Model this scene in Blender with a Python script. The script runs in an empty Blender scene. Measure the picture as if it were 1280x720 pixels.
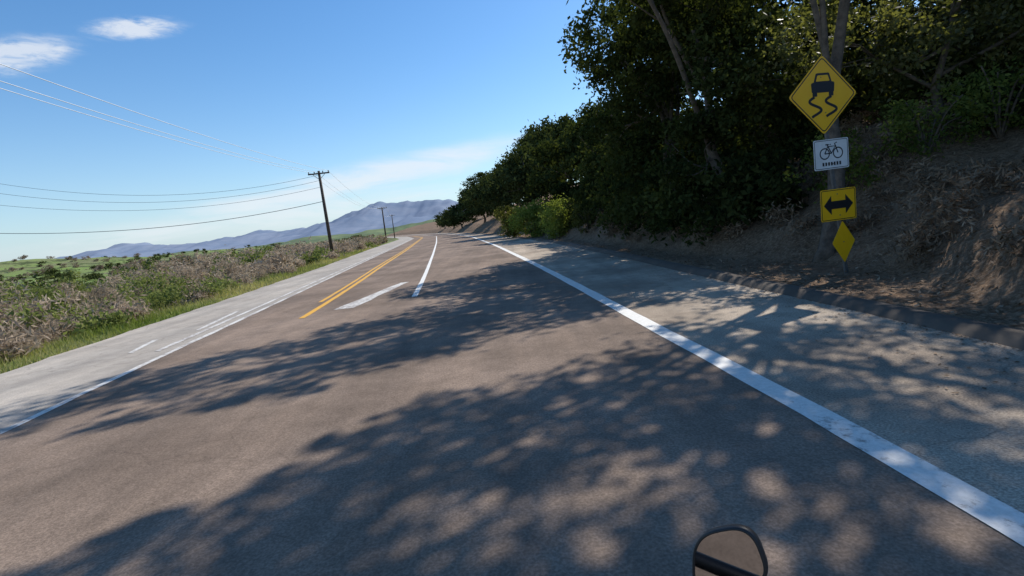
import bpy, bmesh, math, random
import numpy as np
from mathutils import Vector, Matrix
random.seed(7); rng=np.random.default_rng(11)
scn=bpy.context.scene
COL=scn.collection
scn.view_settings.view_transform='Standard'; scn.view_settings.look='None'; scn.view_settings.exposure=0

# ------------------------------------------------------------------ node helpers
def newmat(name):
    m=bpy.data.materials.new(name); m.use_nodes=True
    nt=m.node_tree; b=nt.nodes['Principled BSDF']
    return m,nt,b
def N(nt,t,**k):
    n=nt.nodes.new(t)
    for a,v in k.items(): setattr(n,a,v)
    return n
def noise(nt,vec,scale,detail=6,rough=.6,dist=0):
    n=N(nt,'ShaderNodeTexNoise'); n.inputs['Scale'].default_value=scale
    n.inputs['Detail'].default_value=detail; n.inputs['Roughness'].default_value=rough
    n.inputs['Distortion'].default_value=dist
    if vec is not None: nt.links.new(vec,n.inputs['Vector'])
    return n.outputs['Fac']
def ramp(nt,fac,a,b,ca=(0,0,0),cb=(1,1,1)):
    r=N(nt,'ShaderNodeValToRGB'); e=r.color_ramp.elements
    e[0].position=a; e[1].position=b; e[0].color=(*ca,1); e[1].color=(*cb,1)
    nt.links.new(fac,r.inputs[0]); return r.outputs[0]
def mix(nt,f,a,b,mode='MIX'):
    m=N(nt,'ShaderNodeMix',data_type='RGBA',blend_type=mode)
    for i,v in ((0,f),(6,a),(7,b)):
        if isinstance(v,bpy.types.NodeSocket): nt.links.new(v,m.inputs[i])
        else: m.inputs[i].default_value=v if i==0 else (*v,1)
    return m.outputs[2]
def M(nt,op,a,b=None,c=None):
    m=N(nt,'ShaderNodeMath',operation=op)
    for i,v in enumerate((a,b,c)):
        if v is None: continue
        if isinstance(v,bpy.types.NodeSocket): nt.links.new(v,m.inputs[i])
        else: m.inputs[i].default_value=v
    return m.outputs[0]
def objco(nt,scale=(1,1,1),rot=0):
    t=N(nt,'ShaderNodeTexCoord'); mp=N(nt,'ShaderNodeMapping'); mp.inputs['Scale'].default_value=scale
    mp.inputs['Rotation'].default_value=(0,0,rot)
    nt.links.new(t.outputs['Object'],mp.inputs[0]); return mp.outputs[0]
def bump(nt,b,h,strength=.3,dist=.02):
    n=N(nt,'ShaderNodeBump'); n.inputs['Strength'].default_value=strength; n.inputs['Distance'].default_value=dist
    nt.links.new(h,n.inputs['Height']); nt.links.new(n.outputs[0],b.inputs['Normal'])

def asphalt(name,c1,c2,crack=.5,speck=.25,patch=1.0):
    m,nt,b=newmat(name)
    v=objco(nt); vs=objco(nt,(1.6,.12,1),math.radians(-5))
    base=mix(nt,ramp(nt,noise(nt,v,.35,4,.6),.38,.62),c1,c2)
    st=ramp(nt,noise(nt,vs,1.0,3,.6),.3,.7,(.76,.77,.78),(1.15,1.13,1.10))
    base=mix(nt,1.0,base,st,'MULTIPLY')
    sp=ramp(nt,noise(nt,v,60,2,.7),.35,.68,(1-speck,)*3,(1+speck,)*3)
    base=mix(nt,1.0,base,sp,'MULTIPLY')
    bl=ramp(nt,noise(nt,v,3.5,4,.7),.3,.7,(.86,.86,.86),(1.12,1.12,1.12))
    base=mix(nt,1.0,base,bl,'MULTIPLY')
    if crack<1:
        vo=N(nt,'ShaderNodeTexVoronoi',feature='DISTANCE_TO_EDGE'); vo.inputs['Scale'].default_value=.4
        dv=N(nt,'ShaderNodeVectorMath',operation='ADD'); nn=N(nt,'ShaderNodeTexNoise'); nn.inputs['Scale'].default_value=1.5
        nt.links.new(v,nn.inputs['Vector']); nt.links.new(v,dv.inputs[0]); nt.links.new(nn.outputs['Color'],dv.inputs[1])
        nt.links.new(dv.outputs[0],vo.inputs['Vector'])
        cr=ramp(nt,vo.outputs['Distance'],.001,.006,(crack,)*3,(1,1,1))
        base=mix(nt,1.0,base,cr,'MULTIPLY')
    nt.links.new(base,b.inputs['Base Color']); b.inputs['Roughness'].default_value=.9
    b.inputs['Specular IOR Level'].default_value=.10
    bump(nt,b,noise(nt,v,120,1,.7),.35,.006)
    return m
def paint(name,col,under,wear=.5):
    m,nt,b=newmat(name); v=objco(nt)
    n1=noise(nt,v,9,6,.75); n2=noise(nt,v,1.1,2,.5)
    f=M(nt,'ADD',M(nt,'MULTIPLY',n1,.65),M(nt,'MULTIPLY',n2,.35))
    mask=ramp(nt,f,wear-.06,wear+.03)
    dirt=ramp(nt,noise(nt,v,30,3,.7),.3,.7,(.8,.8,.78),(1,1,1))
    c=mix(nt,1.0,col,dirt,'MULTIPLY')
    nt.links.new(mix(nt,mask,under,c),b.inputs['Base Color']); b.inputs['Roughness'].default_value=.7
    return m
def plain(name,col,rough=.6,metal=0,var=.15,scale=8,bmp=0):
    m,nt,b=newmat(name); v=objco(nt)
    n=noise(nt,v,scale,4,.65)
    c=mix(nt,ramp(nt,n,.3,.7),tuple(x*(1-var) for x in col),tuple(min(1,x*(1+var)) for x in col))
    nt.links.new(c,b.inputs['Base Color']); b.inputs['Roughness'].default_value=rough; b.inputs['Metallic'].default_value=metal
    if bmp: bump(nt,b,n,bmp,.03)
    return m
def leafmat(name,dark,light,trans=.35,glossy=False,rough=.5,spec=.4,tm=(1.5,1.6,.7)):
    m,nt,b=newmat(name)
    a=N(nt,'ShaderNodeAttribute',attribute_name='v')
    c=mix(nt,a.outputs['Fac'],dark,light)
    if not glossy:
        nt.nodes.remove(b); b=N(nt,'ShaderNodeBsdfDiffuse'); nt.links.new(c,b.inputs[0])
    else:
        nt.links.new(c,b.inputs['Base Color']); b.inputs['Roughness'].default_value=rough
        b.inputs['Specular IOR Level'].default_value=spec
    if trans>0:
        t=N(nt,'ShaderNodeBsdfTranslucent'); c2=mix(nt,1.0,c,tm,'MULTIPLY'); nt.links.new(c2,t.inputs[0])
        mx=N(nt,'ShaderNodeMixShader'); mx.inputs[0].default_value=trans
        nt.links.new(b.outputs[0],mx.inputs[1]); nt.links.new(t.outputs[0],mx.inputs[2])
        nt.links.new(mx.outputs[0],nt.nodes['Material Output'].inputs[0])
    else: nt.links.new(b.outputs[0],nt.nodes['Material Output'].inputs[0])
    return m

# ------------------------------------------------------------------ mesh helpers
def obj(name,me,mat=None,parent=None,smooth=False):
    o=bpy.data.objects.new(name,me); COL.objects.link(o)
    if mat: me.materials.append(mat)
    if parent: o.parent=parent
    if smooth: me.polygons.foreach_set('use_smooth',[True]*len(me.polygons))
    return o
def pymesh(name,v,f):
    me=bpy.data.meshes.new(name); me.from_pydata([tuple(map(float,p)) for p in v],[],[tuple(map(int,q)) for q in f]); me.update(); return me
def empty(name,loc=(0,0,0)):
    o=bpy.data.objects.new(name,None); o.location=loc; COL.objects.link(o); return o
def tube_geo(pts,rad,seg=10,off=0):
    pts=[Vector(p) for p in pts]; V=[];F=[]
    n=len(pts); up=Vector((0,0,1)); prev=None
    for i,p in enumerate(pts):
        t=(pts[min(i+1,n-1)]-pts[max(i-1,0)]).normalized()
        if prev is None:
            a=t.cross(up); 
            if a.length<.05: a=t.cross(Vector((1,0,0)))
            a.normalize()
        else:
            a=(prev-t*prev.dot(t)).normalized()
        prev=a; b=t.cross(a)
        r=rad[i] if hasattr(rad,'__len__') else rad
        for k in range(seg):
            th=2*math.pi*k/seg; V.append(p+(a*math.cos(th)+b*math.sin(th))*r)
    for i in range(n-1):
        for k in range(seg):
            F.append((off+i*seg+k,off+i*seg+(k+1)%seg,off+(i+1)*seg+(k+1)%seg,off+(i+1)*seg+k))
    F.append(tuple(off+k for k in range(seg-1,-1,-1))); F.append(tuple(off+(n-1)*seg+k for k in range(seg)))
    return V,F
def tubes(name,lst,mat,parent=None,seg=10):
    V=[];F=[]
    for pts,rad in lst:
        v,f=tube_geo(pts,rad,seg,len(V)); V+=v; F+=f
    return obj(name,pymesh(name,V,F),mat,parent,True)
def smoothline(pts,n=40):
    P=[Vector(p) for p in pts]; P=[P[0]*2-P[1]]+P+[P[-1]*2-P[-2]]; out=[]
    segs=len(P)-3
    for s in range(segs):
        for k in range(n//segs+1):
            t=k/(n//segs+1); a,b,c,d=P[s:s+4]
            out.append(.5*((2*b)+(c-a)*t+(2*a-5*b+4*c-d)*t*t+(3*b-a-3*c+d)*t**3))
    out.append(P[-2]); return out
def sn(x,y,s=1.0,seed=0):
    x=np.asarray(x,float)/s; y=np.asarray(y,float)/s; r=0
    for i,(a,b,c) in enumerate(((1,.3,1),(-.6,1.1,.8),(1.9,-1.3,.5),(2.7,2.2,.35),(-4.1,3.3,.2),(6.3,5.1,.12))):
        r=r+c*np.sin(a*x+b*y+seed*1.7+i*2.1)*np.cos(b*.7*x-a*.9*y+i+seed)
    return r

# ------------------------------------------------------------------ road alignment (world metres; camera stands at x=0,y=0)
def crv(pts):
    a=np.array(pts,float); yy=np.arange(-60,470,.5); xx=np.interp(yy,a[:,0],a[:,1])
    out=xx.copy()
    for w in (5,9,17):
        k=np.ones(w)/w; pad=np.pad(out,(w//2,w//2),mode='reflect',reflect_type='odd'); out=np.convolve(pad,k,'valid')
    far=np.clip((yy-5)/10,0,1)
    out=np.where(yy>460,xx,out)*far+ (np.convolve(np.pad(xx,(3,3),mode='reflect',reflect_type='odd'),np.ones(7)/7,'valid'))*(1-far)
    return lambda y: np.interp(y,yy,out)
xR=crv([(-60,2.2),(0,2.19),(2.1,2.17),(3,2.13),(4.9,2.0),(6,1.88),(9,1.66),(13.8,1.3),(20.5,.7),(36.6,-.82),(73,-4.9),(113,-11),(187,-26),(300,-58),(450,-110)])
xL=crv([(-60,-4.6),(0,-4.85),(5,-5.36),(8.4,-5.92),(11.7,-6.32),(18.7,-7.3),(35,-9.6),(66,-13.8),(117,-21),(187,-36),(300,-68),(450,-120)])
xO=crv([(-60,-7.8),(0,-8.1),(8.2,-8.45),(13.3,-9.1),(18,-9.7),(31,-11.5),(62,-16.7),(133,-27.5),(187,-40),(300,-72),(450,-124)])
xB=crv([(-60,4.55),(4.4,4.48),(7.6,4.34),(10,4.15),(16,3.95),(32,2.9),(46,1.2),(73,-2.4),(113,-8.5),(187,-23.4),(300,-55.4),(450,-107.4)])
xY=crv([(-60,-3.2),(5,-4.0),(11,-4.57),(15.3,-5.03),(26,-6.5),(45,-8.9),(74,-12.9),(117,-18.9),(187,-33.6),(300,-65.5),(450,-117.5)])
xC=crv([(-60,-1.6),(8,-2.0),(12.7,-2.41),(19.8,-3.23),(36,-5.2),(63,-8.6),(117,-15.8),(187,-30.6),(300,-62.5),(450,-114.5)])

def rowsY(a,b):
    ys=[a]; 
    while ys[-1]<b:
        y=ys[-1]; ys.append(y+max(.35,min(8,abs(y)*.03)))
    ys[-1]=b; return np.array(ys)
def strip(name,fa,fb,y0,y1,z,mat,ncol=1,jit=0):
    ys=rowsY(y0,y1); V=[];F=[]
    for i,y in enumerate(ys):
        a=fa(y);b=fb(y)
        if jit: a+=jit*float(sn(y,0,.35,3)); b+=jit*float(sn(y,5,.3,8))
        for c in range(ncol+1): V.append((a+(b-a)*c/ncol,y,z))
    for i in range(len(ys)-1):
        for c in range(ncol):
            k=i*(ncol+1)+c; F.append((k,k+1,k+ncol+2,k+ncol+1))
    return obj(name,pymesh(name,V,F),mat)

m_road=asphalt('road_asphalt',(.200,.150,.115),(.300,.226,.175),.85,.26)
m_shR=asphalt('shoulder_asphalt',(.30,.24,.185),(.52,.43,.335),.75,.35)
m_shL=asphalt('left_shoulder_asphalt',(.39,.345,.295),(.48,.43,.37),.75,.2)
m_white=paint('white_road_paint',(.86,.83,.77),(.28,.235,.20),.39)
m_whiteW=paint('worn_white_paint',(.76,.72,.66),(.36,.31,.27),.50)
m_yel=paint('yellow_road_paint',(.82,.42,.035),(.29,.21,.15),.42)

strip('left_shoulder',lambda y:xO(y),lambda y:xL(y)+.15,-50,450,.0,m_shL,3,.05)
strip('right_shoulder',lambda y:xR(y)-.1,lambda y:xB(y)+.25,-50,450,.0,m_shR,3)
strip('road',lambda y:xL(y)-.02,lambda y:xR(y)+.05,-50,450,.005,m_road,4,.02)
mk=empty('road_markings')
for o in (strip('edge_line',lambda y:xR(y)-.11,lambda y:xR(y)+.11,-20,450,.010,m_white,1,.006),
          strip('yellow_line',lambda y:xY(y)-.07,lambda y:xY(y)+.07,10.9,450,.010,m_yel,1,.006),
          strip('yellow_line_b',lambda y:xY(y)-.30,lambda y:xY(y)-.19,13.5,450,.010,m_yel,1,.006),
          strip('lane_line',lambda y:xC(y)-.07,lambda y:xC(y)+.07,12.6,450,.010,m_white,1,.005),
          strip('left_edge_line',lambda y:xL(y)-.02,lambda y:xL(y)+.09,-20,450,.010,m_whiteW,1,.01),
          strip('left_edge_line_b',lambda y:xL(y)-.38,lambda y:xL(y)-.27,8.8,450,.006,m_whiteW,1,.01),
          strip('pale_taper',lambda y:-4.12+(y-11.8)*.115,lambda y:-3.68+(y-11.8)*.085,11.7,16.5,.010,m_whiteW,1,.03),  # pale, patchy tapering strip laid over the lane surface
          strip('shoulder_stripe',lambda y:-6.9-(y-9)*.3,lambda y:-6.8-(y-9)*.3,8.9,10.1,.005,m_whiteW,1,.01),
          strip('shoulder_stripe_b',lambda y:-6.85-(y-11)*.2,lambda y:-6.74-(y-11)*.2,10.8,13.5,.005,m_whiteW,1,.01)):
    o.parent=mk

# asphalt dike along the right shoulder
m_dike=plain('dike_asphalt',(.10,.078,.06),.95,0,.3,1.3,.2)
ys=rowsY(-50,300); prof=[(-.05,-.02),(.04,.045),(.14,.085),(.26,.09),(.40,.06),(.58,.0),(.7,-.05)]
V=[];F=[]
for y in ys:
    w=.035*float(sn(y,1,1.4,4))
    for px,pz in prof: V.append((xB(y)+px+w,y,pz*(1+.12*float(sn(y,2,1.5,2))) if pz>0 else pz))
k=len(prof)
for i in range(len(ys)-1):
    for c in range(k-1): F.append((i*k+c,i*k+c+1,(i+1)*k+c+1,(i+1)*k+c))
obj('kerb',pymesh('kerb',V,F),m_dike,None,True)

# ------------------------------------------------------------------ terrain
def toe(y): return np.interp(y,[0,5,9.5,12,16,60],[.7,.75,2.3,2.0,1.2,1.2])
def hR(d,x,y):
    t=toe(y); e=np.clip(d-t,0,None)
    h=.03+.62*np.minimum(e,3.2)*np.clip(e/.8,.3,1)+.34*np.clip(e-3.2,0,24)+.10*np.clip(e-27,0,160)
    h=h+np.clip(e,0,1.5)*.10*sn(x,y,.8,1)+np.clip(e,0,4)*.06*sn(x,y,2.4,5)
    return h*np.interp(y,[0,60,200,500,900],[1,1,.75,.6,.2])
HILLS=[(-450,470,17,80),(-640,560,17,90),(-300,560,8,70),(-860,700,20,150),(-250,760,6,100),(-1000,860,12,200),(-150,190,4,35),(-230,260,6,45)]
def hL(d,x,y):
    h=-.02-np.interp(d,[0,1.0,3,8,25,60,140,6000],[0,.03,.4,.9,1.8,4,6.5,9])
    h=h+np.clip(d-2,0,8)*.03*sn(x,y,3,2)+np.clip(d-30,0,100)*.012*sn(x,y,40,4)
    for cx,cy,a,s in HILLS:
        h=h+a*np.exp(-((x-cx)**2+((y-cy)*1.2)**2)/(2*s*s))*(1+.12*sn(x,y,35,7))
    return h
def gz(x,y):
    x=np.asarray(x,float);y=np.asarray(y,float); yc=np.clip(y,-60,460)
    b=xB(yc);o=xO(yc)
    z=np.where(x>b+.45,hR(x-b,x,y),np.where(x<o,hL(o-x,x,y),-.03))
    return z
ys=[-80.]
while ys[-1]<9000:
    y=ys[-1]; ys.append(y+ (.45 if -3<y<32 else max(.7,abs(y)*.035)))
ys=np.array(ys)
dl=[0,.3,.6,1,1.5,2,2.6,3.3,4.1,5,6,7.2,8.5,10]; 
while dl[-1]<9000: dl.append(dl[-1]*1.08)
dr=[.46,.7,.95,1.2,1.5,1.8,2.1,2.4,2.7,3.0,3.4,3.8,4.2,4.7,5.2,5.8,6.5,7.3,8.2,9.2,10.5,12]
while dr[-1]<9000: dr.append(dr[-1]*1.15)
yc=np.clip(ys,-60,460)
cols=[xO(yc)-d-(.0) for d in dl[::-1]]+[xO(yc)+.02,xB(yc)+.44]+[xB(yc)+d for d in dr]
X=np.stack(cols,1); Y=np.repeat(ys[:,None],X.shape[1],1); Z=gz(X,Y)
bank=(X>xB(np.clip(Y,-60,460))).astype(float)
nr,nc=X.shape; V=np.stack([X,Y,Z],-1).reshape(-1,3)
idx=np.arange(nr*nc).reshape(nr,nc)
F=np.stack([idx[:-1,:-1],idx[:-1,1:],idx[1:,1:],idx[1:,:-1]],-1).reshape(-1,4)
me=pymesh('ground',V,F)
at=me.attributes.new('bank','FLOAT','POINT'); at.data.foreach_set('value',bank.reshape(-1).astype(np.float32))
m,nt,b=newmat('ground_soil_grass'); v=objco(nt)
a=N(nt,'ShaderNodeAttribute',attribute_name='bank')
g=mix(nt,ramp(nt,noise(nt,v,.06,5,.65,.5),.46,.62),(.19,.25,.06),(.29,.27,.14))
g=mix(nt,ramp(nt,noise(nt,v,.5,6,.7),.48,.68),g,(.24,.20,.14))
farG=mix(nt,ramp(nt,noise(nt,v,.010,7,.75,.8),.46,.56),(.20,.275,.08),(.20,.20,.105))
farG=mix(nt,ramp(nt,noise(nt,v,.07,5,.75,.5),.51,.57),farG,(.08,.10,.042))
sep=N(nt,'ShaderNodeSeparateXYZ'); nt.links.new(v,sep.inputs[0])
g=mix(nt,ramp(nt,M(nt,'MULTIPLY',sep.outputs[1],.005),.2,.6),g,farG)
bk=mix(nt,ramp(nt,noise(nt,v,1.3,6,.75),.35,.65),(.11,.07,.045),(.30,.20,.13))
bk=mix(nt,ramp(nt,noise(nt,v,14,4,.8),.44,.70),bk,(.42,.30,.205))
c=mix(nt,a.outputs['Fac'],g,bk)
nt.links.new(c,b.inputs['Base Color']); b.inputs['Roughness'].default_value=.95; b.inputs['Specular IOR Level'].default_value=.05
bump(nt,b,noise(nt,v,7,6,.75),.9,.12)
obj('ground',me,m,None,True)

# ------------------------------------------------------------------ distant mountains
prof=[(-1.7,.016),(-1.3,.02),(-1.0,.020),(-.862,.023),(-.79,.031),(-.728,.0375),(-.67,.031),(-.63,.027),(-.56,.026),(-.48,.036),(-.44,.031),(-.403,.031),(-.34,.041),(-.275,.056),(-.24,.061),(-.2116,.069),(-.19,.068),(-.165,.062),(-.127,.0635),(-.09,.050),(-.02,.03),(.1,.025),(.4,.02)]
D0=5000
def mountain(name,D,prof,scale,mat,seed,depth):
    P=np.array(prof); t=np.arange(P[0,0],P[-1,0],.004); h=np.interp(t,P[:,0],P[:,1])*D*scale
    h=h*(1+.03*sn(t*D,0,160,seed)+.02*sn(t*D,9,50,seed))
    rows=26; V=[]
    for j in range(rows):
        s=(j/(rows-1))*2-1
        e=max(0,1-abs(s))**.85
        xx=t*D; yy=D+s*depth+0*t
        rid=1-.42*(1-e)*(e)*4*np.abs(np.sin(xx/230+sn(xx,yy,500,seed)))-.0
        V.append(np.stack([xx,yy,h*e*rid+12*e*sn(xx,yy,60,seed)*(D/5000)-12],-1))
    V=np.stack(V,0); r,c,_=V.shape; idx=np.arange(r*c).reshape(r,c)
    F=np.stack([idx[:-1,:-1],idx[:-1,1:],idx[1:,1:],idx[1:,:-1]],-1).reshape(-1,4)
    return obj(name,pymesh(name,V.reshape(-1,3),F),mat,None,True)
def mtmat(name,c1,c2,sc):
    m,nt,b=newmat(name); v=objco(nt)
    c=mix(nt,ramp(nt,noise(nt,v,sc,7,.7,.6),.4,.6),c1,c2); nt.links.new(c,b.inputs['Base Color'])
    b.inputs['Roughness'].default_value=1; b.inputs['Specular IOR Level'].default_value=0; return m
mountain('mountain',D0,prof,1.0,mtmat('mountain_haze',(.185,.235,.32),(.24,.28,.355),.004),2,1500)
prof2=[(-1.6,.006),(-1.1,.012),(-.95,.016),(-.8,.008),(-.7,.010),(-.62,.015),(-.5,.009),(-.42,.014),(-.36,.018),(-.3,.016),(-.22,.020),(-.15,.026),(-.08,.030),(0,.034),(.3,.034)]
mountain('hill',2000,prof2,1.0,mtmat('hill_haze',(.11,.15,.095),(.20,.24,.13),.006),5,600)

# ------------------------------------------------------------------ foliage
S=Vector((.73,.83,1.0))     # towards the sun
def inpoly(x,y,poly):
    ins=np.zeros(len(x),bool); n=len(poly)
    for i in range(n):
        x1,y1=poly[i];x2,y2=poly[(i+1)%n]
        c=((y1>y)!=(y2>y)) & (x<(x2-x1)*(y-y1)/((y2-y1) if y2!=y1 else 1e-9)+x1); ins^=c
    return ins
# openings in the canopy (as patches of sunlight they leave on the road)
GAPS=[([(-9,1),(-9,4.4),(-4.9,4.5),(-4.2,4.75),(-2.3,5.6),(-.5,6.2),(.6,6.5),(1.2,6.2),(1.0,5.6),(-.1,5.3),(-1.2,4.8),(-1.8,3.4),(-2.6,2.8),(-4,1.2),(-5,0)],1.),
      ([(-25,7.6),(-5,7.6),(-4.0,9.9),(-3.7,11.8),(-3.05,16.5),(-1.2,19),(1.2,20.5),(2.4,24),(1.2,33),(-12,48),(-25,48)],1.),
      ([(-4.3,6.55),(-2.4,7.4),(-2.2,7.85),(-4.1,7.05)],.9),
      ([(2.7,5.9),(2.7,7.0),(3.2,7.6),(4.2,7.4),(3.9,6.0)],.9)]
def prune(c):
    x=c[:,0]-S.x*c[:,2]; y=c[:,1]-S.y*c[:,2]
    jx=x+.22*sn(x,y,.45,1); jy=y+.22*sn(x,y,.4,6)
    keep=np.ones(len(c),bool); r=rng.random(len(c))
    for poly,p in GAPS: keep&=~(inpoly(jx,jy,poly)&(r<p))
    keep&=~((sn(x,y,.17,3)>1.3))
    return keep
def leaves_mesh(name,C,size,mat,parent,vv,flat=0.0,aspect=.5):
    n=len(C)
    a=rng.normal(size=(n,3)); a[:,2]*=(1-flat); a/=np.linalg.norm(a,axis=1)[:,None]
    b=rng.normal(size=(n,3)); b-= (b*a).sum(1)[:,None]*a; b/=np.linalg.norm(b,axis=1)[:,None]
    if flat>.5:
        b=np.cross(a,np.array([0,0,1.]))+rng.normal(size=(n,3))*.15
    s=(size*(.6+.8*rng.random(n)))[:,None]
    V=np.empty((n,4,3)); V[:,0]=C-a*s*.5; V[:,1]=C+b*s*.5*aspect+a*s*.05; V[:,2]=C+a*s*.5; V[:,3]=C-b*s*.5*aspect+a*s*.05
    me=bpy.data.meshes.new(name); me.vertices.add(n*4); me.vertices.foreach_set('co',V.reshape(-1).astype(np.float32))
    me.loops.add(n*4); me.loops.foreach_set('vertex_index',np.arange(n*4,dtype=np.int32))
    me.polygons.add(n); me.polygons.foreach_set('loop_start',np.arange(0,n*4,4,dtype=np.int32)); me.polygons.foreach_set('loop_total',np.full(n,4,dtype=np.int32))
    me.update(calc_edges=True)
    at=me.attributes.new('v','FLOAT','FACE'); at.data.foreach_set('value',np.clip(vv,0,1).astype(np.float32))
    return obj(name,me,mat,parent)
def clumps(lobes,per_m3,clump_r):
    out=[]
    for (cx,cy,cz,rx,ry,rz) in lobes:
        vol=4.19*rx*ry*rz; n=max(6,int(per_m3*vol))
        d=rng.normal(size=(n,3)); d/=np.linalg.norm(d,axis=1)[:,None]
        r=rng.uniform(.25,1.05,n)**.55
        out.append(np.array([cx,cy,cz])+d*r[:,None]*np.array([rx,ry,rz]))
    return np.concatenate(out)
def foliage(name,lobes,mat,parent,per_m3=1.2,clump_r=.5,nl=90,size=.14,pr=True,vbase=.5,aspect=.5):
    CC=clumps(lobes,per_m3,clump_r)
    k=len(CC); sz=clump_r*rng.uniform(.55,1.25,k)
    C=np.repeat(CC,nl,0)+rng.normal(size=(k*nl,3))*np.repeat(sz,nl)[:,None]*np.array([.55,.55,.38])
    v=np.repeat(rng.normal(vbase,.22,k),nl)+rng.normal(0,.12,k*nl)
    if pr:
        kp=prune(C); C=C[kp]; v=v[kp]
    return leaves_mesh(name,C,size,mat,parent,v,0.,aspect),CC
m_oak=leafmat('oak_leaves',(.018,.027,.011),(.088,.10,.035),.28)
m_oakF=leafmat('distant_oak_leaves',(.022,.032,.014),(.098,.11,.042),.2)
m_oak2=leafmat('olive_leaves',(.03,.038,.015),(.165,.16,.06),.42,True)
m_oak3=leafmat('hillside_oak_leaves',(.032,.038,.015),(.165,.16,.055),.42)
m_brite=leafmat('bright_leaves',(.08,.11,.03),(.27,.29,.08),.45)
m_brown=leafmat('dry_brush',(.25,.19,.135),(.56,.46,.355),.35,tm=(1.0,.97,.9))
m_sage=leafmat('sage_leaves',(.10,.125,.042),(.31,.34,.12),.35,tm=(1.15,1.2,.8))
m_litter=leafmat('litter_leaves',(.12,.08,.05),(.40,.29,.20),.0)
m_dark=leafmat('dark_shrub_leaves',(.016,.025,.010),(.088,.10,.036),.3)
m_grass=leafmat('grass_blades',(.17,.21,.06),(.42,.37,.20),.3)
m_bark=plain('bark',(.12,.092,.07),.9,0,.5,7,.8)
def tree(lobes,base,rad,mat=None,per=1.2,cr=.5,nl=90,size=.14,pr=True,vb=.5,mid=None,name='oak_tree',br=.42):
    e=empty(name); bz=float(gz(base[0],base[1]))-.2
    _,CC=foliage('crown',lobes,mat or m_oak,e,per,cr,nl,size,pr,vb)
    L=np.array(lobes); cen=L[:,:3].mean(0)
    fork=Vector(mid) if mid else Vector((base[0]*.7+cen[0]*.3,base[1]*.7+cen[1]*.3,bz+(cen[2]-bz)*.5))
    T=[]
    top=Vector((fork.x*.5+cen[0]*.5,fork.y*.5+cen[1]*.5,max(cen[2],fork.z+1.2)))
    p0=Vector((base[0],base[1],bz)); w=Vector((.12,-.1,0))*rad*4
    tl=smoothline([p0,p0.lerp(fork,.35)+w,p0.lerp(fork,.7)-w*.6,fork,fork.lerp(top,.5)+w*.8,top],24); n=len(tl)
    T.append((tl,[rad*(1.45 if i==0 else 1.0-.75*i/n) for i in range(n)]))
    for li,l in enumerate(lobes):
        c=Vector(l[:3]); s0=tl[int(n*(.42+.5*((li*.618)%1)))]
        q=s0.lerp(c,.5)+Vector(rng.normal(0,.5,3))+Vector((0,0,.3))
        pts=smoothline([s0,q,c],12); T.append((pts,[rad*br*(1-.8*i/len(pts)) for i in range(len(pts))]))
        for _ in range(4):
            d=Vector(rng.normal(size=3)).normalized(); t=c+Vector((d.x*l[3],d.y*l[4],d.z*l[5]))*.8
            s=q.lerp(c,rng.random()); pts=smoothline([s,s.lerp(t,.5)+Vector(rng.normal(0,.25,3)),t],8)
            T.append((pts,[rad*.13*(1-.8*i/len(pts)) for i in range(len(pts))]))
    tubes('trunk',T,m_bark,e,8)
    return e
# near oaks on the bank
tree([(5.2,11.0,9.5,2.0,1.9,1.0),(6.4,10.2,8.7,2.6,2.4,1.2),(9.0,11.4,7.8,2.6,2.4,1.5),(8.8,8.6,9.0,2.8,2.4,1.1),(7.0,8.6,9.6,2.4,1.8,1.0),(4.7,9.2,9.5,1.6,1.4,.8),(10.6,8.6,8.6,2.0,2.0,1.2)],(6.75,10.9),.19,m_oak2,3.2,.44,76,.14,True,.42,mid=(7.35,11.2,4.6),br=.36)
tree([(8.6,13.2,5.3,2.2,1.5,1.3),(10.6,12.6,4.7,2.3,1.5,1.3),(12.6,12.0,5.6,2.2,1.6,1.6),(11.5,10.6,7.0,2.2,2.0,1.6)],(10.6,12.8),.13,m_oak2,2.0,.44,85,.13,True,.7)
tree([(2.8,13.8,9.1,2.1,1.9,1.0),(4.8,15.7,8.9,2.3,2.1,1.3),(6.9,16.6,7.6,2.4,2.2,1.8),(7.2,15.3,5.0,2.2,1.9,1.8),(6.2,15.8,2.4,1.8,1.6,1.8)],(6.9,16.2),.22,m_oak,2.4,.48,86,.17)
tree([(4.9,21.2,8.0,1.9,2,1.6),(6.5,18.6,7.2,2.4,2,1.9),(7.4,22.4,8.6,2.6,2.4,1.9),(5.2,21.2,4.9,1.6,2,1.8),(6.2,19.6,2.6,2.2,2.2,2.0)],(6.9,20),.25,m_oak,1.8,.55,90,.19)
tree([(5.9,26.8,6.4,1.9,2.4,1.9),(8,26,8.6,3,3,2.0),(5.8,25.6,2.8,1.5,2,1.7),(8.2,25,4.4,2.6,2.6,2.2)],(7.6,26),.24,m_oak,1.2,.6,80,.23)
tree([(7.2,35,5.6,2.8,3,2.8),(9.4,34,8,3.4,3,2.6),(6.7,33,2.6,2,2,1.6)],(8.5,34),.24,m_oak,.9,.7,75,.28)
tree([(5.6,47,5.6,3.4,4,3.0),(9,46,8,3.5,4,2.6),(6.5,45,2.5,2.4,2.4,1.8)],(7,46),.26,m_oak,.6,.8,70,.36)
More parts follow.
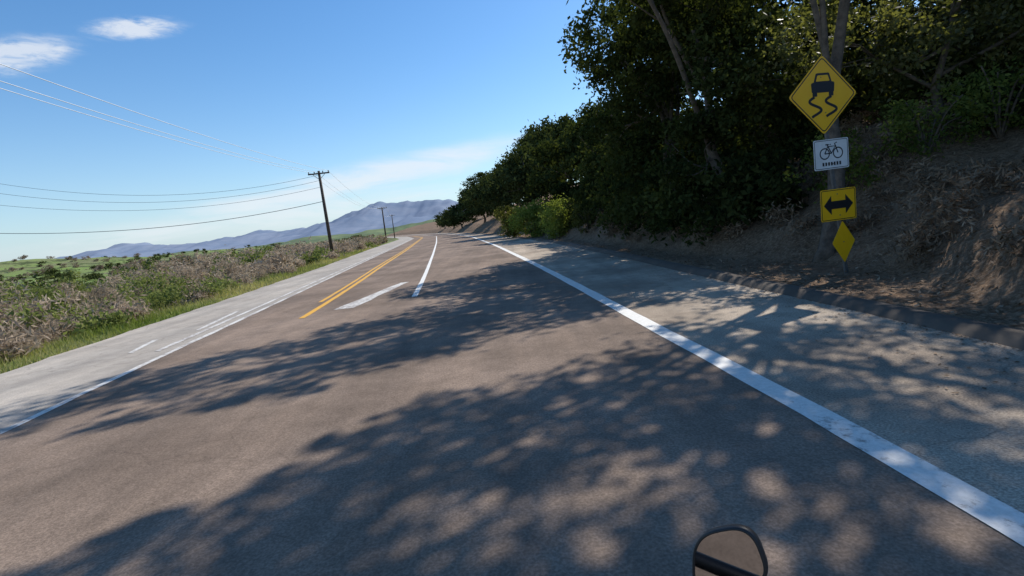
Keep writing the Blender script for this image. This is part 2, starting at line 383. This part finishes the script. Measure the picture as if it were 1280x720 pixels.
# oaks up the hillside
tree([(13,17.5,7.2,3.2,2.6,2.4),(16.5,15,9.4,3.6,3.4,2.4),(12.5,14.8,5.6,2.4,1.8,2.0),(17,20,10.5,4,3.5,2.6)],(14.5,16.5),.3,m_oak3,.7,.65,75,.24,True,.4)
tree([(10.5,20.5,8.5,3,2.6,2.6),(12,24,10,3.6,3.2,2.6),(9.8,18.6,5.2,2.4,2,2.4)],(11,21.5),.3,m_oak,.7,.65,80,.24)
tree([(15,10.5,8.0,2.8,2.6,2.4),(18,12,8,3.2,3,2.6),(14.4,12.8,6.2,2.6,2.0,2.2)],(15.4,11.6),.3,m_oak3,.8,.6,80,.22,True,.5)
# distant oaks along the bend
for (x,y,h,r) in ((3.6,61,8.6,4.0),(7.5,66,11,5),(1.2,80,9.0,4.2),(7,84,12.5,6),(-1.5,97,8.6,4.4),(-4.5,116,8.5,4.4),(3,112,12,6)):
    z=float(gz(x,y)); r2=r*.62
    tree([(x,y,z+h*.55,r*.8,r*.8,h*.36),(x-r*.45,y-r*.3,z+h*.36,r2,r2,h*.3),(x+r*.5,y+.4,z+h*.62,r2,r2,h*.3),(x-.2*r,y+.4*r,z+h*.74,r2*.8,r2*.8,h*.2)],(x,y),.28,m_oakF,.36,1.0,55,.48,False,.5)
for (x,y,h,r) in ((-12.5,148,8,4),(-17.5,175,7,3.6),(-5,150,13,7),(-24,205,6,3.5)):
    z=float(gz(x,y)); tree([(x,y,z+h*.55,r,r,h*.42),(x-r*.5,y,z+h*.4,r*.6,r*.6,h*.3),(x+r*.4,y,z+h*.7,r*.6,r*.6,h*.25)],(x,y),.25,m_oakF,.25,1.2,50,.6,False)

# shrubs
def shrub(name,x,y,r,h,mat,per,cr,nl,size,vb=.5,stems=True):
    e=empty(name); z=float(gz(x,y)); lob=[(x,y,z+h*.5,r,r,h*.5),(x+r*.5*random.uniform(-1,1),y+r*.5*random.uniform(-1,1),z+h*.7,r*.6,r*.6,h*.35),(x-r*.5*random.uniform(-1,1),y,z+h*.35,r*.7,r*.7,h*.35)]
    foliage('foliage',lob,mat,e,per,cr,nl,size,True,vb)
    T=[]
    for i in range(7):
        th=random.uniform(0,6.28); p=Vector((x,y,z-.1)); q=Vector((x+math.cos(th)*r*.7,y+math.sin(th)*r*.7,z+h*random.uniform(.5,.95)))
        pts=smoothline([p,p.lerp(q,.5)+Vector((0,0,.2*h)),q],6); T.append((pts,[.03*(1-.7*k/len(pts)) for k in range(len(pts))]))
    tubes('stems',T,m_bark,e,5)
shrub('shrub',3.9,37,1.5,2.6,m_brite,4,.45,75,.16,.8)
shrub('shrub',2.2,44,1.7,3.0,m_brite,3,.5,75,.19,.7)
shrub('shrub',.9,50,1.6,3.2,m_oak3,3,.5,70,.2,.6)
shrub('shrub',4.9,31,.9,1.5,m_oak3,5,.35,60,.13,.5)
shrub('shrub',8.0,12.2,1.0,1.5,m_brite,7,.3,70,.09,.35)
shrub('shrub',9.2,11.2,.9,1.2,m_brite,7,.3,70,.09,.3)
shrub('shrub',10.4,10.8,1.1,1.5,m_brite,6,.3,70,.09,.4)
shrub('shrub',11.6,9.6,1.1,1.5,m_oak3,6,.3,70,.10,.6)
shrub('shrub',6.2,18,.9,1.5,m_dark,6,.35,60,.12,.4)
shrub('shrub',5.6,23,.9,1.4,m_dark,6,.35,60,.12,.4)

def mass(name,items,mat,per,cr,nl,size,vb=.5,aspect=.5):
    lob=[]
    for (x,y,r,h) in items:
        z=float(gz(x,y)); lob.append((x,y,z+h*.42,r,r,h*.55)); lob.append((x+r*.5,y+r*.3,z+h*.6,r*.6,r*.6,h*.38))
    return foliage(name,lob,mat,None,per,cr,nl,size,False,vb,aspect)
# undergrowth covering the hillside above the bare bank
U=[]
for i in range(120):
    y=random.uniform(4,42); lo=4.6 if y<13.5 else .9
    x=float(xB(y)+toe(y))+lo+random.random()**1.5*(9 if y<13.5 else 8); r=random.uniform(.7,1.3); U.append((x,y,r,random.uniform(.9,2.0)))
mass('undergrowth',U,m_dark,1.6,.45,50,.21,.45)
U=[]
for i in range(90):
    y=random.uniform(12,60); x=float(xB(y)+toe(y))+random.uniform(9,30); r=random.uniform(1.3,2.4); U.append((x,y,r,random.uniform(2,3.6)))
mass('hillside_shrubs',U,m_oakF,.3,.8,45,.42,.45)
# brush on the left of the road
B1=[];B2=[];B3=[];B4=[];B5=[]
for i in range(330):
    y=9+random.random()**1.25*105; d=1.1+random.random()**1.2*(3.2+y*.30)
    x=float(xO(y))-d-.3; z=float(gz(x,y)); r=random.uniform(.45,1.25)*(1+y*.008)
    top=min(1.6,-.45+d*.32+y*.018)*random.uniform(.15,1.1)
    h=max(.45,top-z); r=min(r,h*.7+.1)
    k=sn(x,y,4.5,3)+random.uniform(-.9,.9)
    if y>30: (B1 if k>-.55 else B4).append((x,y,r,h))
    else: (B2 if k>-.45 else B3).append((x,y,r,h))
for i in range(130):
    y=random.uniform(20,120); d=4+y*.30+random.random()*(15+y*.55); x=float(xO(y))-d; r=random.uniform(.5,1.6)*(1+y*.006)
    random.choice((B4,B5,B5,B1)).append((x,y,r,r*1.35))
mass('dry_brush',B2,m_brown,2.2,.34,50,.19,.5,.2)
mass('dry_brush',B1,m_brown,.85,.6,38,.34,.5,.28)
mass('green_shrubs',B3,m_sage,2.4,.36,50,.13,.5)
mass('green_shrubs',B4,m_sage,.85,.6,38,.26,.4)
mass('dark_shrubs',B5,m_oakF,.85,.6,38,.26,.6)
# valley and hillside trees and scrub far left
T5=[];T6=[]
for i in range(640):
    y=60+random.random()**.8*480; x=float(xO(min(y,440)))-random.uniform(10,50+y*1.15)
    r=random.uniform(.9,3.0)*(1 if y<300 else 1.3)
    (T5 if sn(x,y,60,2)+random.uniform(-.9,.9)>-.1 else T6).append((x,y,r,r*1.0))
mass('distant_trees',T5,m_oakF,.13,1.0,36,.65,.7)
mass('distant_scrub',T6,m_brown,.13,1.0,30,.65,.1)
# dry brush and litter on bank
B=[]
for i in range(130):
    y=3+random.random()**1.5*31; x=float(xB(y)+toe(y))+random.uniform(.4,6.0)
    B.append((x,y,random.uniform(.2,.65),random.uniform(.2,.8)))
mass('dry_brush',B,m_litter,7,.26,36,.12,.4,.22)
n=26000; y=rng.uniform(1,45,n)**1.0; x=xB(y)+.35+rng.random(n)**1.3*9; C=np.stack([x,y,gz(x,y)+.02+rng.random(n)*.04],-1)
leaves_mesh('leaf_litter',C,.075,m_litter,None,rng.normal(.45,.3,n),.75,.5)
n=3500; y=rng.uniform(1.5,30,n); x=xB(y)-rng.random(n)**3*1.3-.02; C=np.stack([x,y,.007+rng.random(n)*.006],-1)
leaves_mesh('fallen_leaves',C,.035,m_litter,None,rng.normal(.3,.3,n),.97,.5)
# grass along left verge
n=55000; y=4+rng.random(n)**1.6*75; d=.02+rng.random(n)**1.4*(5+y*.25); x=xO(y)-d; hgt=.06+.22*np.clip(d/1.8,0,1)*(.7+.5*np.clip(sn(x,y,1.1,9),-1,1))
hgt=hgt*(.5+rng.random(n))*(1+y*.01); z=gz(x,y); ang=rng.uniform(0,6.28,n); lean=rng.normal(0,.35,(n,2)); w=.006+.0006*y
V=np.empty((n,3,3)); V[:,0]=np.stack([x-np.cos(ang)*w,y-np.sin(ang)*w,z-.01],-1); V[:,1]=np.stack([x+np.cos(ang)*w,y+np.sin(ang)*w,z-.01],-1)
V[:,2]=np.stack([x+lean[:,0]*hgt,y+lean[:,1]*hgt,z+hgt],-1)
me=pymesh('grass',V.reshape(-1,3),np.arange(n*3).reshape(-1,3))
at=me.attributes.new('v','FLOAT','FACE'); at.data.foreach_set('value',np.clip(.55+.4*sn(x,y,2.5,2)+rng.normal(0,.15,n),0,1).astype(np.float32))
obj('grass',me,m_grass)

# ------------------------------------------------------------------ traffic signs
m_sy=plain('sign_yellow',(1.0,.50,.008),.4,0,.05,5); m_sk=plain('sign_black',(.012,.012,.014),.45,0,.1,5)
m_sw=plain('sign_white',(.76,.74,.71),.4,0,.1,4); m_steel=plain('galvanised_steel',(.13,.12,.11),.7,.2,.25,20)
ROT=[0,0]
def rp(p):
    a=ROT[1]; x=p[0]; z=p[1]-ROT[0]; return (x*math.cos(a)+z*math.sin(a), ROT[0]-x*math.sin(a)+z*math.cos(a))
def plate(name,pts,y0,th,mat,parent):
    pts=[rp(p) for p in pts]
    n=len(pts); V=[(p[0],y0,p[1]) for p in pts]+[(p[0],y0+th,p[1]) for p in pts]
    F=[tuple(range(n)),tuple(range(2*n-1,n-1,-1))]+[(i,i+n,(i+1)%n+n,(i+1)%n) for i in range(n)]
    me=pymesh(name,V,F); bm=bmesh.new(); bm.from_mesh(me); bmesh.ops.recalc_face_normals(bm,faces=bm.faces); bm.to_mesh(me); bm.free()
    return obj(name,me,mat,parent)
def rpoly(pts,r,n=5):
    out=[];k=len(pts)
    for i in range(k):
        p=Vector(pts[i]);a=(Vector(pts[i-1])-p).normalized();b=(Vector(pts[(i+1)%k])-p).normalized()
        s=p+a*r;e=p+b*r
        for j in range(n+1):
            t=j/n; out.append(tuple(s*(1-t)**2+p*2*t*(1-t)+e*t*t))
    return out
def ribbon(name,pts,w,y0,mat,parent,closed=False):
    P=[Vector(rp(p)) for p in pts]; n=len(P); L=[];R=[]
    for i in range(n):
        a=P[(i-1)%n] if closed else P[max(i-1,0)]; c=P[(i+1)%n] if closed else P[min(i+1,n-1)]
        t=(c-a).normalized(); q=Vector((-t.y,t.x))*w/2; L.append(P[i]+q);R.append(P[i]-q)
    V=[(p.x,y0,p.y) for p in L]+[(p.x,y0,p.y) for p in R]; m=n if closed else n-1
    F=[(i,(i+1)%n,(i+1)%n+n,i+n) for i in range(m)]
    return obj(name,pymesh(name,V,F),mat,parent)
sg=empty('traffic_sign',(6.12,9.2,.0))
sg.rotation_euler=(0,math.radians(-7.6),math.radians(8))
bm=bmesh.new(); bmesh.ops.create_cube(bm,size=1); bmesh.ops.scale(bm,vec=(.055,.055,4.1),verts=bm.verts); bmesh.ops.translate(bm,vec=(0,.04,1.55),verts=bm.verts)
bmesh.ops.bevel(bm,geom=bm.edges[:],offset=.006,segments=2,affect='EDGES'); me=bpy.data.meshes.new('post'); bm.to_mesh(me); bm.free(); obj('post',me,m_steel,sg)
def dia(w,h,cz,r): return rpoly([(0,cz-h/2),(w/2,cz),(0,cz+h/2),(-w/2,cz)],r)
c0=3.22
ROT[:]=[c0,math.radians(7)]
plate('slippery_road_panel',dia(1.32,1.34,c0,.06),-.003,.003,m_sy,sg)
ribbon('panel_border',dia(1.23,1.25,c0,.06),.018,-.0045,m_sk,sg,True)
cc=c0+.17; q=1.25
def sc(pts): return [(x*q,cc+(z-cc)*q) for x,z in pts]
plate('car_body',sc(rpoly([(-.17,cc-.10),(.17,cc-.10),(.18,cc+.03),(.12,cc+.045),(-.12,cc+.045),(-.18,cc+.03)],.02)),-.0065,.002,m_sk,sg)
plate('car_roof',sc(rpoly([(-.14,cc+.03),(.14,cc+.03),(.10,cc+.16),(-.10,cc+.16)],.02)),-.0062,.002,m_sk,sg)
plate('car_window',sc(rpoly([(-.105,cc+.05),(.105,cc+.05),(.078,cc+.13),(-.078,cc+.13)],.012)),-.0085,.002,m_sy,sg)
plate('car_wheel_l',sc(rpoly([(-.16,cc-.15),(-.09,cc-.15),(-.09,cc-.098),(-.16,cc-.098)],.01)),-.0062,.002,m_sk,sg)
plate('car_wheel_r',sc(rpoly([(.09,cc-.15),(.16,cc-.15),(.16,cc-.098),(.09,cc-.098)],.01)),-.0062,.002,m_sk,sg)
for s,nm in ((-1,'skid_l'),(1,'skid_r')):
    pts=[]
    for i in range(41):
        t=i/40; pts.append((s*.13-.085*math.sin(t*2*math.pi*1.15)-s*.02*t, cc-.155-.27*t))
    ribbon(nm,sc(pts),.045,-.0055,m_sk,sg)
def rect(w,h,cz,r,cx=0): return rpoly([(cx-w/2,cz-h/2),(cx+w/2,cz-h/2),(cx+w/2,cz+h/2),(cx-w/2,cz+h/2)],r)
c1=2.20
ROT[:]=[c1,math.radians(6)]
plate('bicycle_panel',rect(.68,.52,c1,.03),-.003,.003,m_sw,sg)
ribbon('bicycle_panel_border',rect(.64,.48,c1,.03),.010,-.0045,m_sk,sg,True)
zz=c1+.015
for s in (-1,1): ribbon('wheel',[(s*.13+.09*math.cos(a*math.pi/12),zz+.09*math.sin(a*math.pi/12)) for a in range(24)],.020,-.0050,m_sk,sg,True)
for i,l in enumerate(([(-.13,zz),(-.065,zz+.12),(.08,zz+.12),(0,zz),(-.13,zz)],[(0,zz),(-.075,zz+.15)],[(-.11,zz+.155),(-.045,zz+.155)],[(.13,zz),(.07,zz+.165),(.115,zz+.18)])): ribbon('frame_%d'%i,l,.020,-.0053-.0002*i,m_sk,sg)
for i in range(7): plate('letter_%d'%i,rect(.034,.060,c1-.165,.004,-.165+i*.055),-.0050,.001,m_sk,sg)
c2=1.30
ROT[:]=[c2,math.radians(6.5)]
plate('arrow_panel',rect(.70,.56,c2,.03),-.003,.003,m_sy,sg)
ribbon('arrow_panel_border',rect(.66,.52,c2,.03),.012,-.0045,m_sk,sg,True)
plate('double_arrow',[(-.29,c2),(-.14,c2-.17),(-.14,c2-.07),(.14,c2-.07),(.14,c2-.17),(.29,c2),(.14,c2+.17),(.14,c2+.07),(-.14,c2+.07),(-.14,c2+.17)],-.0055,.002,m_sk,sg)
ROT[:]=[.62,math.radians(5)]
plate('marker_panel',dia(.46,.76,.62,.03),-.003,.003,m_sy,sg)
ROT[:]=[0,0]
for z in (c0+.3,c0-.3,c1+.17,c1-.17,c2+.19,c2-.19,.62): tubes('bolt',[([(0,-.012,z),(0,0.01,z)],.009)],m_steel,sg,8)

# ------------------------------------------------------------------ utility poles and lines
m_pole=plain('pole_wood',(.085,.06,.045),.9,0,.35,5,.4); m_wireD=plain('wire_dark',(.03,.03,.035),.6,0,.1,3); m_wireL=plain('wire_aluminium',(.78,.79,.80),.45,.0,.1,3)
def pole(x,y,top,arm=1.6,lean=0.0,ang=.0,r=.15):
    z0=float(gz(x,y))-.5; e=empty('utility_pole',(x,y,z0)); e.rotation_euler=(0,lean,ang); H=top-z0
    tubes('shaft',[([(0,0,0),(0,0,H*.5),(0,0,H)],[r*1.15,r,r*.75])],m_pole,e,12)
    bm=bmesh.new(); bmesh.ops.create_cube(bm,size=1); bmesh.ops.scale(bm,vec=(arm,.10,.12),verts=bm.verts); bmesh.ops.translate(bm,vec=(0,-.14,H-.25),verts=bm.verts)
    bmesh.ops.bevel(bm,geom=bm.edges[:],offset=.01,segments=1,affect='EDGES')
    me=bpy.data.meshes.new('crossarm'); bm.to_mesh(me); bm.free(); obj('crossarm',me,m_pole,e)
    T=[]
    for k in (-.46,-.2,.2,.46): T.append(([(k*arm,-.14,H-.2),(k*arm,-.14,H-.08),(k*arm,-.14,H-.03)],[.03,.055,.03]))
    T.append(([(-arm*.28,-.1,H-.3),(0,-.1,H-.8)],.02)); T.append(([(arm*.28,-.1,H-.3),(0,-.1,H-.8)],.02))
    tubes('insulators',T,m_wireD,e,8)
pole(-16.3,48,7.95,1.9,math.radians(-1.0),.1)
pole(-25.6,110,7.4,2.0,0,.1)
pole(-44,43,10.3,2.2)
pole(-15.2,-6,9.5,1.9)
pole(-38,176,8,2)
def wire(a,b,sag,r,mat):
    a=Vector(a);b=Vector(b); pts=[a.lerp(b,i/48)-Vector((0,0,sag*4*(i/48)*(1-i/48))) for i in range(49)]
    tubes('power_line',[(pts,r)],mat,None,6)
for k,(dx) in enumerate((-.85,-.3,.85)):
    wire((-16.45+dx,48,7.9),(-15.2+dx*1.1,-6,9.5),.9,.013,m_wireL)
    wire((-16.45+dx,48,7.9),(-25.6+dx,110,7.3),1.2,.012,m_wireL)
    wire((-25.6+dx,110,7.3),(-38+dx,176,8),1.2,.014,m_wireL)
for h1,h2,s in ((7.6,9.9,1.7),(7.1,9.0,1.6),(6.5,7.9,1.4)):
    wire((-16.5,48,h1),(-44,43,h2),s,.013,m_wireD)
wire((-16.4,48,5.2),(-44,43,5.3),1.0,.024,m_wireD)

# ------------------------------------------------------------------ bicycle (only its mirror reaches the picture)
m_blk=plain('black_rubber',(.015,.015,.016),.5,0,.2,30); m_mir,nt,b=newmat('mirror_glass'); b.inputs['Metallic'].default_value=1; b.inputs['Roughness'].default_value=.03
nt.links.new(mix(nt,noise(nt,objco(nt),12,3),(.36,.36,.36),(.46,.46,.47)),b.inputs['Base Color'])
bk=empty('bicycle')
tubes('handlebar',[(smoothline([(-.30,.50,.98),(-.12,.60,1.0),(0,.62,1.0),(.12,.60,1.0),(.30,.50,.98)],20),.013)],m_blk,bk)
tubes('grip_l',[([(-.33,.48,.978),(-.21,.55,.99)],.018)],m_blk,bk); tubes('grip_r',[([(.33,.48,.978),(.21,.55,.99)],.018)],m_blk,bk)
tubes('fork',[([(0,.62,1.0),(0,.66,.78)],.018),([(0,.66,.78),(-.05,.68,.68),(-.05,.84,.34)],.013),([(0,.66,.78),(.05,.68,.68),(.05,.84,.34)],.013),([(0,.66,.80),(0,.1,.62)],.02)],m_blk,bk)
tubes('front_wheel',[([(0,.84+.33*math.cos(t*math.pi/24),.34+.33*math.sin(t*math.pi/24)) for t in range(49)],.016)]+[([(0,.84,.34),(0,.84+.32*math.cos(t*math.pi/8),.34+.32*math.sin(t*math.pi/8))],.002) for t in range(16)],m_blk,bk,8)
mr=empty('rear_view_mirror',(.276,.70,1.070)); 
mr.rotation_euler=(math.radians(-9),math.radians(-24),math.radians(-30))
def sup(t,a,b_,n=3.0):
    c,s=math.cos(t),math.sin(t); return (a*math.copysign(abs(c)**(2/n),c),b_*math.copysign(abs(s)**(2/n),s))
K=48; ring=[sup(2*math.pi*i/K,.050,.040) for i in range(K)]
ring=[(x*(1-.16*z/.04)+.3*z,z) for x,z in ring]
V=[];F=[]; lay=[(1,-.004),(1.06,-.007),(1.11,0),(1.09,.010),(.8,.020),(.4,.026),(.02,.028)]
for s,yy in lay:
    for (x,z) in ring: V.append((x*s,yy,z*s))
for j in range(len(lay)-1):
    for i in range(K): F.append((j*K+i,j*K+(i+1)%K,(j+1)*K+(i+1)%K,(j+1)*K+i))
obj('housing',pymesh('housing',V,F),m_blk,mr,True)
plate('glass',[(x*1.0,z*1.0) for x,z in ring],-.0035,.002,m_mir,mr)
tubes('stalk',[([(0,.02,-.01),(.0,.045,-.05),(-.01,.02,-.11)],.006)],m_blk,mr,8)

# ------------------------------------------------------------------ light and sky
sun=bpy.data.lights.new('sun','SUN'); sun.energy=5.0; sun.angle=math.radians(.53); sun.color=(1,.945,.86)
so=bpy.data.objects.new('sun',sun); so.rotation_mode='QUATERNION'; so.rotation_quaternion=S.to_track_quat('Z','Y'); so.location=(20,20,40); COL.objects.link(so)
w=bpy.data.worlds.new('World'); scn.world=w; w.use_nodes=True; nt=w.node_tree
bg=nt.nodes['Background']; sky=N(nt,'ShaderNodeTexSky',sky_type='NISHITA'); sky.sun_disc=False
sky.sun_elevation=math.atan2(1,math.hypot(.73,.83)); sky.sun_rotation=math.atan2(.73,.83); sky.air_density=1.0; sky.dust_density=.3; sky.ozone_density=1.3
tc=N(nt,'ShaderNodeTexCoord'); sepn=N(nt,'ShaderNodeVectorMath',operation='NORMALIZE'); nt.links.new(tc.outputs['Generated'],sepn.inputs[0]); d=sepn.outputs[0]
mp=N(nt,'ShaderNodeMapping'); mp.inputs['Scale'].default_value=(2.2,2.2,14); nt.links.new(d,mp.inputs[0])
nz=noise(nt,mp.outputs[0],2.2,6,.62,.4)
mp2=N(nt,'ShaderNodeMapping'); mp2.inputs['Scale'].default_value=(6,6,22); nt.links.new(d,mp2.inputs[0])
nz2=noise(nt,mp2.outputs[0],3.6,6,.68,.5)
def blob(x,z,hw,hh,tilt,soft=1.0):
    c=Vector((x,1,z)).normalized(); r=Vector((1,0,0)); r=(r-c*r.dot(c)).normalized(); u=r.cross(c)*-1
    if u.z<0: u=-u
    rr=(r*math.cos(tilt)+u*math.sin(tilt)); uu=(u*math.cos(tilt)-r*math.sin(tilt))
    def dt(ax):
        n=N(nt,'ShaderNodeVectorMath',operation='DOT_PRODUCT'); nt.links.new(d,n.inputs[0]); n.inputs[1].default_value=ax; return n.outputs['Value']
    a=M(nt,'MULTIPLY',M(nt,'SUBTRACT',dt(rr),rr.dot(c)),1/hw); b_=M(nt,'MULTIPLY',M(nt,'SUBTRACT',dt(uu),uu.dot(c)),1/hh)
    r2=M(nt,'ADD',M(nt,'MULTIPLY',a,a),M(nt,'MULTIPLY',b_,b_))
    return M(nt,'EXPONENT',M(nt,'MULTIPLY',r2,-1.0))
def cl(e,k,n,th,strength,wd=.6):
    t=M(nt,'MULTIPLY',e,M(nt,'ADD',M(nt,'MULTIPLY',n,k),1-k*.5))
    mm=N(nt,'ShaderNodeMapRange',interpolation_type='SMOOTHSTEP'); nt.links.new(t,mm.inputs[0]); mm.inputs[1].default_value=th; mm.inputs[2].default_value=th+wd; mm.inputs[4].default_value=strength
    return mm.outputs[0]
fac=cl(blob(-.635,.42,.055,.014,-.06),3.2,nz2,.12,.75,.9)
for e in (cl(blob(-.86,.395,.06,.020,.08),3.2,nz2,.10,.7,.9),cl(blob(-.69,.495,.05,.010,0),3,nz2,.15,.6,.9),
          cl(blob(-.28,.105,.30,.030,.12),3.0,nz,.10,.7,.9),cl(blob(-.45,.055,.35,.025,.05),2.6,nz,.12,.6,.9)):
    fac=M(nt,'MAXIMUM',fac,e)
hs=N(nt,'ShaderNodeHueSaturation'); hs.inputs['Saturation'].default_value=1.18
nt.links.new(mix(nt,1.0,sky.outputs[0],(1.02,1.17,1.30),'MULTIPLY'),hs.inputs['Color'])
sz=N(nt,'ShaderNodeSeparateXYZ'); nt.links.new(d,sz.inputs[0])
hz=M(nt,'MULTIPLY',M(nt,'EXPONENT',M(nt,'MULTIPLY',M(nt,'ABSOLUTE',sz.outputs[2]),-9.0)),.8)
base=mix(nt,hz,hs.outputs[0],(4.4,5.6,6.8))
c=mix(nt,fac,base,(7.2,7.5,7.9)); nt.links.new(c,bg.inputs[0]); bg.inputs[1].default_value=.12

# ------------------------------------------------------------------ camera
cam=bpy.data.cameras.new('camera'); co=bpy.data.objects.new('camera',cam); COL.objects.link(co); scn.camera=co
cam.sensor_width=36; cam.lens=18; cam.clip_start=.05; cam.clip_end=20000
p=math.radians(7.4); r=math.radians(6)
F_=Vector((0,math.cos(p),-math.sin(p))); U_=Vector((0,math.sin(p),math.cos(p))); R_=Vector((1,0,0))
Rr=R_*math.cos(r)-U_*math.sin(r); Ur=R_*math.sin(r)+U_*math.cos(r)
co.matrix_world=Matrix(((Rr.x,Ur.x,-F_.x,0),(Rr.y,Ur.y,-F_.y,0),(Rr.z,Ur.z,-F_.z,1.6),(0,0,0,1)))
